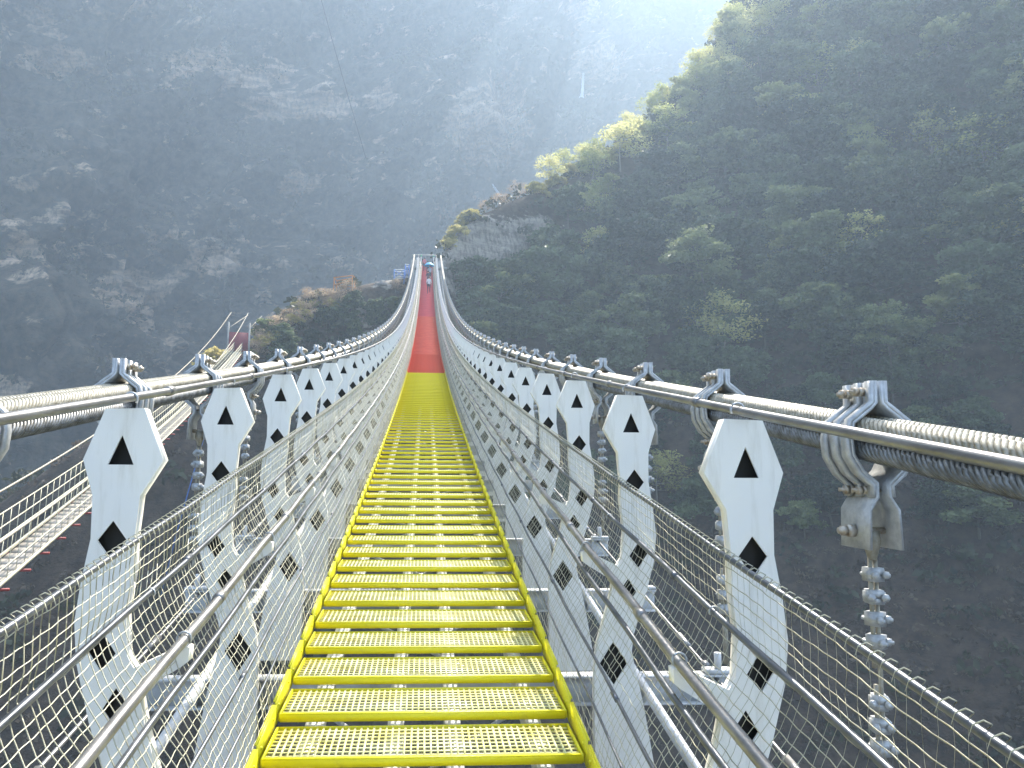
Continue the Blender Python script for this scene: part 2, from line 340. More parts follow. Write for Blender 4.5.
# ------------------------------------------------------------------ trees and shrubs
def tree_proto(name, height, spread, nclump, leaves, leaf, mleaf, mbark, seed, flat=.45, bare=.45, lean=.1, r0=.16):
    r = np.random.default_rng(seed); tm = MB(); top = np.array([lean*height*r.normal(), lean*height*r.normal()*.6, height*.8])
    t = np.linspace(0, 1, 9)[:, None]; bend = np.array([r.normal(), r.normal(), 0])*height*.04
    tr = t*top+np.sin(t*math.pi)*bend; tr[0, 2] = -1.0
    tm.tube(tr, np.linspace(r0, r0*.3, 9), 7); cents = []
    for k in range(nclump):
        a = k*2.4+r.random()*.7; f = bare+(1-bare)*((k+.5)/nclump); base = np.array([np.interp(f, t[:, 0], tr[:, j]) for j in range(3)])
        rad = spread*(.35+.65*r.random())*math.sqrt(max(.12, 1-((f-bare)/(1-bare)*1.02-.25)**2*1.1))
        tip = base+np.array([math.cos(a)*rad, math.sin(a)*rad, height*(.05+.13*r.random())]); mid = (base+tip)/2+np.array([0, 0, -.04*height])
        tm.tube([base, mid, tip], [r0*.38, r0*.22, r0*.08], 5); cents.append(tip)
        if r.random() < .6: cents.append((base+tip)/2+r.normal(size=3)*spread*.15+np.array([0, 0, .05*height]))
    cents.append(tr[-1]+np.array([0, 0, .08*height])); Vs = []
    for c in cents:
        s = spread*(.22+.22*r.random()); n = int(leaves*(s/spread/.33)**2)
        v = r.normal(size=(n, 3)); v /= np.linalg.norm(v, axis=1)[:, None]; v *= (r.random((n, 1))**.45)*s*(1+.35*fbm(v*1.7+c, 2, seed)[:, None]); v[:, 2] *= flat
        p = c+v; A = r.normal(size=(n, 3)); A[:, 2] *= .5; A /= np.linalg.norm(A, axis=1)[:, None]; B = np.cross(A, r.normal(size=(n, 3))*np.array([.6, .6, 1])+[0, 0, .6]); B /= np.linalg.norm(B, axis=1)[:, None]
        l = leaf*(.6+.8*r.random((n, 1))); Vs.append(np.stack([p-A*l, p-B*l*.5, p+A*l, p+B*l*.5], 1).reshape(-1, 3))
    V = np.concatenate(Vs); cm = MB().raw(V, np.arange(len(V)).reshape(-1, 4))
    return tm.mesh(name+'_trunk', mbark, True), cm.mesh(name+'_crown', mleaf)
LS = 1
protos = {
 'dark': [tree_proto('d%d' % k, 7.0, 4.3, 18, 170, .34, leafA, barkd, 100+k, .55, .2) for k in range(3)],
 'mid':  [tree_proto('m%d' % k, 7.4, 4.0, 16, 150, .33, leafB, barkd, 200+k, .5, .22) for k in range(3)],
 'light': [tree_proto('l%d' % k, 6.6, 3.5, 14, 130, .29, leafC, bark, 300+k, .45, .25) for k in range(2)],
 'tall': [tree_proto('t%d' % k, 13.0, 4.0, 15, 130, .26, leafB, barkd, 400+k, .5, .5, .06, .15) for k in range(2)],
 'bush': [tree_proto('b%d' % k, 2.0, 1.7, 10, 130, .14, leafY, barkd, 500+k, .6, .1, .1, .05) for k in range(2)],
 'dry': [tree_proto('y%d' % k, 3.2, 2.4, 12, 55, .10, leafD, bark, 600+k, .6, .15, .1, .06) for k in range(2)],
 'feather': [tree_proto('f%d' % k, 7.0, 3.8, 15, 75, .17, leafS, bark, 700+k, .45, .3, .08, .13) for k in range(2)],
}
def place(kind, loc, s, label, cat, group=None, rz=None, name='tree', var=None):
    tm, cm = protos[kind][(var if var is not None else random.randrange(len(protos[kind])))]
    e = thing(name, label, cat, loc, group); e.rotation_euler = (0, 0, random.random()*6.28 if rz is None else rz); e.scale = (s, s, s)
    local('trunk', tm, e); local('crown', cm, e); return e
HP = H[:, nb:].reshape(-1, 3); rel = HP-C0; hd = rel@Fw; HX = CX+FPX*(rel@Rt)/np.maximum(hd, 1); HY = CY-FPX*(rel@Up)/np.maximum(hd, 1)
def ground_at(x, y):
    dd = (HX-x)**2+(HY-y)**2+1e9*(hd < 25); k = np.argmin(dd); return HP[k].copy(), math.sqrt(dd[k])
placed = []
tries = 0
G_SLOPE = 'trees of the wooded slope right of the bridge'
while len(placed) < 270 and tries < 6000:
    tries += 1
    x = random.uniform(455, 1080); y = random.uniform(-40, 560)
    ridge_y = np.interp(x, [443, 466, 520, 600, 690, 730, 780], [258, 224, 198, 160, 80, 15, -60])
    if y < ridge_y+12: continue
    if x < 560 and y < 300-.25*(x-445)+10: continue
    p, e = ground_at(x, y)
    if e > 9: continue
    dens = 1.0 if y < 360 else (.55 if y < 430 else .22)
    if random.random() > dens: continue
    dist = np.linalg.norm(p)
    rmin = 2.7
    if any(np.linalg.norm(p-q_) < rmin for q_ in placed): continue
    placed.append(p); rr = random.random(); nearridge = (y-ridge_y) < 90
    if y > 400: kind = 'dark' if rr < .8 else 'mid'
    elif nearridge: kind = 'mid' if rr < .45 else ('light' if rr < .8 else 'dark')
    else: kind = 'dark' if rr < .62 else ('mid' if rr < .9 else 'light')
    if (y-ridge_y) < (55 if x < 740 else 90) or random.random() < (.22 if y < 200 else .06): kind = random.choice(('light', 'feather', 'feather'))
    s = random.uniform(.55, 1.2)*(1.0 if y < 400 else .7)
    lab = {'dark': 'dark green bushy', 'mid': 'mid green layered', 'light': 'pale green loose', 'feather': 'feathery sunlit'}[kind]
    wherey = 'low on the right slope below the cables' if y > 400 else ('just under the ridge line' if nearridge else 'halfway up the right slope')
    wherex = 'near the bridge head' if x < 600 else ('at the far right' if x > 800 else 'over the right posts')
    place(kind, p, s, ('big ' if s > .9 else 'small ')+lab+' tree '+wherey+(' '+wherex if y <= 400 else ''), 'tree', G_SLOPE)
def one(kind, x, y, s, label, cat='tree', name='tree', var=None, group=None, dz=0):
    p, e = ground_at(x, y); p[2] += dz; return place(kind, p, s, label, cat, group, var=var, name=name)
for x_, y_, s_, lab_, v_ in ((704, 332, 1.05, 'tallest tree of the right slope, its long bare pale trunk standing out of the shade', 0), (905, 235, .75, 'slim pale trunked tree high above the nearest right clamp', 1), (880, 400, .8, 'thin pale trunked tree just above the nearest right clamp', 1)):
    e_ = one('tall', x_, y_, s_, lab_, var=v_); e_.location.y -= 1.5; e_.location.z += .3
one('tall', 728, 120, .8, 'slim tree with bare forked trunk under the sunlit ridge top', var=1)
one('tall', 760, 100, .9, 'tall tree draped in creepers at the top edge of the ridge', var=0)
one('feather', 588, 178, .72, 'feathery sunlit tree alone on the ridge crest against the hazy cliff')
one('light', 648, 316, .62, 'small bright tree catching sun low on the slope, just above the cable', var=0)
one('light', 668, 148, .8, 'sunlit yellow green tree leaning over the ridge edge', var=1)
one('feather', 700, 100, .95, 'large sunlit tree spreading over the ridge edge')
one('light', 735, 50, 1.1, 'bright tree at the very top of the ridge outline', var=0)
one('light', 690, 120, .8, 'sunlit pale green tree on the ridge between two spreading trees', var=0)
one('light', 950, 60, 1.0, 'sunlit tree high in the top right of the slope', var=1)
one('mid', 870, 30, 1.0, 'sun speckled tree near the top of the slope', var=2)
for x, y, s in ((516, 199, .62), (500, 207, .55), (483, 216, .5)):
    one('dry', x, y, s*1.25, 'leafless pinkish shrub on the rocky crest beside the lower waterfall', 'shrub', 'shrub', group='dry shrubs on the crest')
for k, (x, y) in enumerate(((448, 250), (450, 243), (455, 236), (461, 229), (468, 224), (474, 220), (548, 190), (556, 187), (564, 184), (612, 158), (622, 150), (636, 136), (575, 176))):
    one('bush', x, y, .6+.3*random.random(), 'yellow green bush glowing in the sun along the %s' % ('cliff edge by the bridge head' if k < 6 else 'ridge crest'), 'bush', 'bush', group='sunlit bushes along the right crest')
for x, y, k, s in ((262, 342, 'light', .36), (212, 362, 'bush', .9), (204, 366, 'bush', .7)):
    one(k, x, y, s, 'small bright green tree standing on the left promontory above the old footbridge' if k == 'light' else ('larger' if s > .8 else 'smaller')+' bright green bush left of the red gate of the old footbridge', 'tree' if k == 'light' else 'bush', 'tree' if k == 'light' else 'bush')
for i in range(46):
    x = 250+i*2.1+random.uniform(-2, 2); y = np.interp(x, [252, 290, 325, 350], [347, 320, 300, 292])+random.uniform(-2, 15)
    k = 'bush' if random.random() < .5 else 'dry'
    one(k, x, y, random.uniform(.35, .75), ('yellow green bush' if k == 'bush' else 'straw coloured dry bush')+' on the sunlit crest of the left promontory', 'bush', 'bush', group='bushes along the left promontory')
for i in range(7):
    x = random.uniform(392, 418); one('dry', x, 284+random.uniform(0, 8), random.uniform(.2, .4), 'low dry bush on the bank below the blue frame', 'bush', 'bush', group='bushes below the bridge head')
for i in range(30):
    x = random.uniform(268, 415); y = np.interp(x, [235, 290, 350, 415], [375, 345, 320, 305])+random.uniform(-5, 35)
    k = random.choice(('dark', 'mid')); one(k, x, y, random.uniform(.22, .42), 'small %s green tree on the shaded face of the left promontory' % k, 'tree', group='small trees on the left promontory')

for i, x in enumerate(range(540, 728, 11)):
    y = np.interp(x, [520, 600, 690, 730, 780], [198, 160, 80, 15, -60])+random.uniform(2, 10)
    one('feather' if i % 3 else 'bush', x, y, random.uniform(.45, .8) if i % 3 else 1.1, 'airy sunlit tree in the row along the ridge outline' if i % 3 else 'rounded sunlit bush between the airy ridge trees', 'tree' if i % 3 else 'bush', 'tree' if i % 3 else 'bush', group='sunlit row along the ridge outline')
# waterfalls
def fallmesh(pts, wd, seed):
    r = np.random.default_rng(seed); P = np.array(pts, float); n = len(P)*6; t = np.linspace(0, len(P)-1, n); C = np.stack([np.interp(t, range(len(P)), P[:, k]) for k in range(3)], 1)
    W = np.interp(np.linspace(0, 1, n), [0, 1], wd)*(1+.25*r.normal(size=n)); K = 7; V = []
    for j in range(K):
        a = j/(K-1)*2-1; V.append(C+np.stack([a*W, -np.sqrt(np.maximum(0, 1-a*a))*W*.6+.15*r.normal(size=n), 0*W], 1))
    return gridmesh(np.stack(V, 1))
CP = cliff.reshape(-1, 3); rel = CP-C0; cd = rel@Fw; QX = CX+FPX*(rel@Rt)/np.maximum(cd, 1); QY = CY-FPX*(rel@Up)/np.maximum(cd, 1)
def cliff_at(x, y):
    k = np.argsort((QX-x)**2+(QY-y)**2)[:12]; return CP[k[np.argmin(cd[k])]]+np.array([0, -2.5, 0])
c1 = cliff_at(583, 74); c2 = cliff_at(582, 97); yy = min(c1[1], c2[1])
w1 = structure('waterfall', fallmesh([at(583.5, 73, yy), at(583, 80, yy-.6), at(582.5, 90, yy-1.2), at(581.5, 98, yy-1.8)], (.5, 1.1), 1), waterm)
c1 = cliff_at(493, 185); c2 = cliff_at(503, 203); yy = min(c1[1], c2[1])
structure('waterfall', fallmesh([at(492.5, 184, yy), at(496, 190, yy-.6), at(501, 197, yy-1.2), at(505, 206, yy-1.8)], (.5, 1.1), 2), waterm)

# ================================================================== SUSPENSION BRIDGE
S = 1.5; PY0 = 2.68; Y0D, Y1D = -1.6, 97.0
bridge = thing('suspension_bridge', 'long suspension footbridge with yellow then red grating steps hung from twin rope cables', 'suspension bridge', (0, 2.9, D(2.9)))
TW = .65; TP = .37
def tread_mesh(name, mt, gm_):
    b = MB(); L = TP-.012
    b.box((0, .008, -.016), (2*TW-.03, .008, .032)); b.box((0, .013, .0005), (2*TW-.03, .018, .005)); b.box((0, L-.006, -.016), (2*TW-.03, .006, .032))
    for s in (-1, 1): b.box((s*(TW-.012), L/2, -.014), (.008, L-.02, .034))
    g = MB(); nx = 46; ny = 9
    for i in range(1, nx): x = -TW+.02+(2*TW-.04)*i/nx; g.box((x, L/2+.005, -.009), (.0085, L-.03, .010))
    for j in range(1, ny): g.box((0, .014+(L-.02)*j/ny, -.0075), (2*TW-.04, .010, .0055))
    for q_ in (b, g):
        for V in q_.V: V[:, 2] += V[:, 1]*.045
    return b.mesh(name, mt), g.mesh(name+'_grating', gm_)
gratey = mat('glint_yellow_grating', (.84, .82, .46), .34, color2=(.60, .54, .16), nscale=6); grater = mat('pale_red_grating', (.85, .27, .17), .4, color2=(.74, .17, .10), nscale=5)  # bars paler than the frame paint; sun glint put into the yellow colour
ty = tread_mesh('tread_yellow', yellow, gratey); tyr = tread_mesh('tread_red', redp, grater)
def side_plate(mt):
    r_ = []
    for s in (-1, 1):
        b = MB(); L = TP; x0 = s*(TW+.002); x1 = s*(TW+.009)
        V = [(x0, 0, -.05), (x1, 0, -.05), (x1, L, .01), (x0, L, .01), (x0, 0, .055), (x1, 0, .055), (x1, L, .105), (x0, L, .105)]
        b.hexa(np.array(V)); b.box((s*(TW+.0135), L/2, .080), (.009, L*.96, .006), [[1, 0, 0], [0, .991, -.134], [0, .134, .991]])
        for yy, z_ in ((.06, .028), (L-.07, .062)): b.tube([(s*(TW-.003), yy, z_), (s*(TW+.012), yy, z_)], .0065, 6)
        r_.append(b.mesh('tread_side', mt))
    return r_
sy = side_plate(yellow); sr = side_plate(redp)
k = 0; Yc = Y0D
while k < 98:
    red = Yc > 26.75
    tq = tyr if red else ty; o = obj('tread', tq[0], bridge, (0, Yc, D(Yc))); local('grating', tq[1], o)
    [local('side_plate', q_, o) for q_ in (sr if red else sy)]
    Yc += TP; k += 1
b = MB(); b2 = MB()
while Yc < Y1D:
    t = b if Yc < 57 else b2
    t.box((0, Yc+TP/2+.03, D(Yc)-.02), (2*TW, TP-.075, .03)); t.box((0, Yc+.006, D(Yc)-.035), (2*TW, .012, .06))
    for s in (-1, 1): t.box((s*(TW+.006), Yc+TP/2, D(Yc)+.03), (.01, TP, .14))
    Yc += TP
o = obj('tread', b, bridge, mt=redp); o['kind'] = 'stuff'; o['label'] = 'far red steps'
o = obj('tread', b2, bridge, mt=redd); o['kind'] = 'stuff'; o['label'] = 'crimson steps near the far bank'
# stringers under the treads
ys = np.arange(Y0D, Y1D+.01, .75)
for xs in (-.50, -.13, .13, .50):
    b = MB(); P = np.stack([np.full_like(ys, xs), ys, D(ys)-.13], 1)
    for dx, dz, wx, hz in ((0, .045, .07, .008), (0, 0, .008, .082), (0, -.045, .07, .008)):
        V = []; 
        n = len(P); q4 = np.array([(-wx/2, -hz/2), (wx/2, -hz/2), (wx/2, hz/2), (-wx/2, hz/2)])
        V = (P[:, None]+np.stack([q4[:, 0]+dx, 0*q4[:, 0], q4[:, 1]+dz], 1)[None]).reshape(-1, 3)
        i = np.arange(n-1)[:, None]*4; j = np.arange(4)[None]; F = np.stack([i+j, i+(j+1) % 4, i+4+(j+1) % 4, i+4+j], -1).reshape(-1, 4); b.raw(V, F)
    obj('stringer', b, bridge, mt=beamm)
# cross beams
b = MB()
for z, ww, hh in ((0, .11, .01), (-.075, .01, .14), (-.15, .11, .01)): b.box((0, 0, z), (3.56, ww, hh))
for s in (-1, 1):
    for xx in (1.25, 1.62): b.box((s*xx, 0, -.075), (.012, .10, .138))
    b.box((s*1.70, 0, .02), (.16, .10, .02)); b.tube([(s*1.7, 0, .03), (s*1.7, 0, .12)], .022, 8)
cbm = b.mesh('cross_beam', beamm)
CY0 = 2.9; NCL = 63
clY = [CY0+S*(i-2) for i in range(NCL+2)]
clY = [y for y in clY if y < 95.5]
for y in clY: obj('cross_beam', cbm, bridge, (0, y+.12, D(y)-.215))
# X bracing under the deck and outer tie rods
b = MB()
for y in clY[:14]:
    b.tube([(-.6, y, D(y)-.30), (.6, y+S, D(y+S)-.30)], .014, 5); b.tube([(.6, y, D(y)-.325), (-.6, y+S, D(y+S)-.325)], .014, 5)
obj('wind_brace', b, bridge, mt=galv)
for s in (-1, 1):
    b = MB(); yy = np.arange(Y0D, Y1D, .75); b.tube(np.stack([np.full_like(yy, s*1.68), yy, D(yy)-.25], 1), .012, 6)
    for y in clY[:16]:
        b.tube([(s*1.68, y+.55, D(y+.55)-.25), (s*1.68, y+.75, D(y+.75)-.25)], .022, 6); b.tube([(s*1.68, y+.25, D(y+.25)-.25), (s*1.68, y+.29, D(y+.29)-.25)], .03, 6)
    obj('tie_rod', b, bridge, mt=pipem)
    b = MB(); b.tube(np.stack([np.full_like(yy, s*1.22), yy, D(yy)-.24], 1), .03, 6); obj('edge_pipe', b, bridge, mt=beamm)
# main cables: 2 x 2 twisted ropes each side
def rope(xc, hc, R, lobes, pitch, hand, phase, segs=((-1.0, 1.6, .03), (1.6, 6.5, .0065), (6.5, 13, .012)), nth=32):
    b = MB(); yc = np.r_[np.arange(-1, 97.2, .6), 99.0]; b.tube(np.stack([np.full_like(yc, xc), yc, D(np.minimum(yc, 97))+hc], 1), np.where(yc < 16, R*.70, R*.97), 10)
    for st_, y0, y1, n_ in ((.0085, 1.55, 7.0, 6), (.014, 7.0, 16.5, 4)):
        yy = np.arange(y0, y1+st_, st_); tw = hand*2*math.pi*yy/pitch+phase
        for k_ in range(lobes):
            a = tw+k_*2*math.pi/lobes; b.tube(np.stack([xc+R*.76*np.cos(a), yy, D(yy)+hc+R*.76*np.sin(a)], 1), R*.245, n_, caps=False, up=(.3, .2, 1))
    return b
for s in (-1, 1):
    for i, (dx, hz) in enumerate(((-.043, 1.372), (.043, 1.372), (-.043, 1.288), (.043, 1.288))):
        o = obj('main_cable', rope(s*(1.70+dx), hz, .0425, 7, .19, -s, i).mesh('main_cable', ropem if i < 2 else ropel, True), bridge)
# clamps
def clamp_parts(s):
    path = [(.006, 1.54), (.006, 1.455), (.030, 1.428), (.098, 1.375), (.108, 1.32), (.104, 1.26), (.070, 1.20), (.018, 1.155), (.018, 1.10), (.050, 1.05), (.055, .905)]
    def shell(sg, th, y0, y1, off=0, a=0, z=None):
        pp = np.array(path[a:z]); T = np.gradient(pp, axis=0); T /= np.linalg.norm(T, axis=1)[:, None]; Nn = np.stack([-T[:, 1], T[:, 0]], 1)
        inn = pp+Nn*off; out = inn+Nn*th; bb = MB(); n = len(pp)
        V = np.concatenate([np.stack([sg*q_[:, 0], np.full(n, yv), q_[:, 1]], 1) for yv in (y0, y1) for q_ in (inn, out)])
        F = []
        for i in range(n-1):
            F += [(i, i+1, n+i+1, n+i), (2*n+i, 3*n+i, 3*n+i+1, 2*n+i+1), (i, 2*n+i, 2*n+i+1, i+1), (n+i, n+i+1, 3*n+i+1, 3*n+i)]
        F += [(0, n, 3*n, 2*n), (n-1, 3*n-1, 4*n-1, 2*n-1)]; bb.raw(V, F); return bb
    sh = []
    for sg in (-1, 1):
        B_ = MB()
        for bb in (shell(sg, .012, -.098, .098), shell(sg, .016, -.098, -.060, .012, 0, 9), shell(sg, .016, -.019, .019, .012, 0, 9), shell(sg, .016, .060, .098, .012, 0, 9)):
            B_.raw(np.concatenate(bb.V), np.concatenate(bb.F))
        sh.append(B_.mesh('clamp_shell', galv))
    bo = MB(); pins = []
    for hz, r_, l1 in ((1.50, .012, .085), (1.125, .012, .095)):
        for yv in (-.045, .045):
            bo = MB(); pins.append(bo); bo.tube([(s*.03, yv, hz), (-s*l1, yv, hz)], r_*.7, 6); bo.tube([(-s*.03, yv, hz), (-s*.052, yv, hz)], .019, 6); bo.tube([(-s*.056, yv, hz), (-s*.074, yv, hz)], .019, 6); bo.tube([(s*.03, yv, hz), (s*.05, yv, hz)], .019, 6)
    bo = MB(); pins.append(bo); bo.tube([(s*.09, 0, .97), (-s*.13, 0, .97)], .013, 8); bo.tube([(-s*.068, 0, .97), (-s*.095, 0, .97)], .026, 6); bo.tube([(-s*.098, 0, .97), (-s*.118, 0, .97)], .021, 6); bo.tube([(s*.066, 0, .97), (s*.09, 0, .97)], .026, 6)
    
    allb = MB()
    for q_ in pins:
        for V_, F_, o_ in zip(q_.V, q_.F, [0]*99): pass
        nb_ = allb.n; allb.V += q_.V; allb.F += [F_+nb_ for F_ in q_.F]; allb.n += q_.n
    return sh, [q_.mesh('clamp_bolt', boltm) for q_ in pins], allb.mesh('clamp_bolts', boltm)
def clip_mesh():
    bb = MB(); bb.box((0, 0, 0), (.066, .046, .040)); bb.box((0, 0, .012), (.050, .058, .030)); bb.box((0, 0, -.012), (.050, .058, .026))
    for sx in (-1, 1):
        bb.tube([(sx*.026, .02, 0), (sx*.026, -.052, 0)], .008, 6); bb.tube([(sx*.026, -.026, 0), (sx*.026, -.042, 0)], .0155, 6)
    a = np.linspace(0, math.pi, 8); bb.tube(np.stack([.026*np.cos(a), .02+.026*np.sin(a), 0*a], 1), .007, 6)
    me = bb.mesh('wire_clip', galv); return me
clipm = clip_mesh()
def hanger_mesh():
    bb = MB()
    bb.tube([(0, 0, .97), (0, 0, .93), (0, 0, .86)], [.030, .034, .016], 8); bb.tube([(.010, 0, .90), (.010, 0, -.12)], .0085, 6); bb.tube([(-.010, 0, .90), (-.012, 0, .46)], .0085, 6)
    bb.tube([(-.010, 0, .40), (-.012, 0, .12)], .0085, 6); bb.tube([(.003, 0, .13), (.003, 0, -.13)], .015, 6); return bb.mesh('hanger', ropem)
hangm = hanger_mesh()
CLH = (.805, .722, .640, .556, .335, .252, .172)
bigh = MB(); vv = []
for s in (-1, 1):
    sh, bos, bom = clamp_parts(s)
    far = MB()
    for i, y in enumerate(clY):
        if i < 50:
            o = obj('cable_clamp', sh[0], bridge, (s*1.70, y, D(y))); local('clamp_half', sh[1], o); [local('bolt', q_, o) for q_ in bos] if y < 40 else local('bolt', bom, o)
            h = obj('hanger', hangm, bridge, (s*1.70, y, D(y)))
            for j, hz in enumerate(CLH):
                if y < 16: c = local('wire_clip', clipm, h, (0, 0, hz)); c.rotation_euler = (0, 0, (.35, -.3, .2, .5, -.2, .1, .4)[j]+.3*math.sin(i*3+j))
            if y >= 16:
                pass
        else:
            far.box((s*1.7, y, D(y)+1.49), (.05, .16, .10)); far.box((s*1.7, y, D(y)+1.30), (.23, .16, .16)); far.box((s*1.7, y, D(y)+1.06), (.08, .12, .3)); far.box((s*1.7, y, D(y)+.4), (.03, .03, 1.1))
    o = obj('cable_clamp', far, bridge, mt=galv); o['kind'] = 'stuff'
# bridge head: slender portal, cross bar, anchor blocks
for s in (-1, 1):
    tb = D(97); b = MB(); b.tube([(s*.82, 97.2, tb-.6), (s*.82, 97.2, tb+1.45)], .05, 8); obj('portal_post', b, bridge, mt=white)
    b = MB(); b.tube([(s*1.35, 98.2, tb-.4), (s*1.35, 98.2, tb+1.35)], .05, 8); b.tube([(s*1.35, 98.2, tb+1.35), (s*2.4, 99.5, tb-.3)], .03, 6); obj('portal_post', b, bridge, mt=galv)
    b = MB(); b.box((s*.80, 97.15, tb+1.28), (.14, .1, .22)); obj('green_lamp_cap', b, bridge, mt=mat('green_cap', (.08, .5, .25), .4))
    b = MB(); b.hexa([(s*1.7-.75, 97.6, tb-2.6), (s*1.7+.75, 97.6, tb-2.6), (s*1.7+.75, 100, tb-2.6), (s*1.7-.75, 100, tb-2.6), (s*1.7-.4, 97.8, tb+.9), (s*1.7+.4, 97.8, tb+.9), (s*1.7+.4, 99.8, tb+.9), (s*1.7-.4, 99.8, tb+.9)]); obj('anchor_block', b, bridge, mt=concrete)
b = MB(); b.tube([(-1.9, 97.3, D(97)+1.45), (1.15, 97.3, D(97)+1.45)], .035, 6); obj('cross_bar', b, bridge, mt=white)
b = MB(); b.box((0, 99.2, D(97)-.3), (5, 4.4, .3)); obj('landing_slab', b, bridge, mt=concrete)

# ------------------------------------------------------------------ side fences: white slotted posts, rails, wire mesh
OUT = [(1.048, 1.405), (1.188, 1.40), (1.256, 1.215), (1.215, 1.085), (1.212, .93), (1.236, .78), (1.250, .64), (1.235, .50), (1.180, .30), (1.118, .12), (1.105, .03), (1.120, -.05), (1.165, -.25), (1.240, -.70),
       (.902, -.70), (.900, -.40), (.902, -.10), (.918, .06), (.985, .28), (1.012, .395), (.872, .480), (.846, .500), (.843, .548), (.868, .556), (1.035, .478), (1.060, .52), (1.072, .66), (1.055, .83), (1.058, .93), (1.046, 1.085), (.970, 1.215)]
def dia(cx, cz, w_, h_, sk=0): return [(cx, cz+h_), (cx+w_, cz+sk), (cx, cz-h_), (cx-w_, cz-sk)]
HOLES = [[(1.122, 1.305), (1.168, 1.197), (1.076, 1.197)], dia(1.136, .925, .052, .070), dia(1.150, .535, .050, .068, .006), dia(1.092, .345, .043, .066, -.006), dia(1.006, -.03, .074, .112)]
def post_mesh(s):
    cu = bpy.data.curves.new('post', 'CURVE'); cu.dimensions = '2D'; cu.fill_mode = 'BOTH'; cu.extrude = .004
    for poly in [OUT]+HOLES:
        sp = cu.splines.new('POLY'); sp.points.add(len(poly)-1); sp.use_cyclic_u = True
        for i, p in enumerate(poly): sp.points[i].co = (s*p[0], p[1], 0, 1)
    co = bpy.data.objects.new('tmp', cu); COL.objects.link(co); dg = bpy.context.evaluated_depsgraph_get()
    me = bpy.data.meshes.new_from_object(co.evaluated_get(dg)); bpy.data.objects.remove(co)
    me.transform(Matrix.Rotation(math.pi/2, 4, 'X')); me.materials.clear(); me.materials.append(white); me.name = 'post_plate'
    rim = MB(); n = len(OUT); c = np.array(OUT)
    T = np.roll(c, -1, 0)-np.roll(c, 1, 0); T /= np.linalg.norm(T, axis=1)[:, None]; Nn = np.stack([T[:, 1], -T[:, 0]], 1)*.004
    area = sum(c[i, 0]*c[(i+1) % n, 1]-c[(i+1) % n, 0]*c[i, 1] for i in range(n)); Nn *= (-1 if area > 0 else 1)
    inn = c+Nn*1.25; out = c+Nn*.12
    V = []
    for yv in (.0045, .052):
        for q_ in (inn, out): V += [(s*p[0], yv, p[1]) for p in q_]
    F = []
    for i in range(n):
        j = (i+1) % n; F += [(i, j, 2*n+j, 2*n+i), (n+i, 3*n+i, 3*n+j, n+j), (2*n+i, 2*n+j, 3*n+j, 3*n+i), (i, n+i, n+j, j)]
    rim.raw(V, F)
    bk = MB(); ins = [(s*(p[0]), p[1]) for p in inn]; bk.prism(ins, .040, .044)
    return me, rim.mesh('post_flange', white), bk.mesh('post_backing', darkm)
RAILS = [('handrail_pipe', 1.112, 1.440, .0165, pipem, 8), ('top_rail', 1.0, .958, .0105, railm, 8), ('middle_rail', 1.0, .735, .0115, railm, 8), ('thick_rail', .862, .578, .019, pipem, 8),
         ('lower_rail', .850, .452, .0125, railm, 8), ('thin_rail', .752, .262, .0085, railm, 6), ('bottom_wire', .695, .165, .0060, railm, 6)]
PROF = [(1.004, .962), (1.003, .88), (1.005, .80), (1.012, .73), (.975, .64), (.915, .55), (.882, .46), (.83, .37), (.765, .27), (.71, .17), (.680, .06), (.668, -.05)]
def ubolt(R_, r_=.0045, n=10):
    a = np.linspace(-.6, math.pi+.6, n); bb = MB(); bb.tube(np.stack([R_*np.cos(a), 0*a, R_*np.sin(a)], 1), r_, 6); return bb
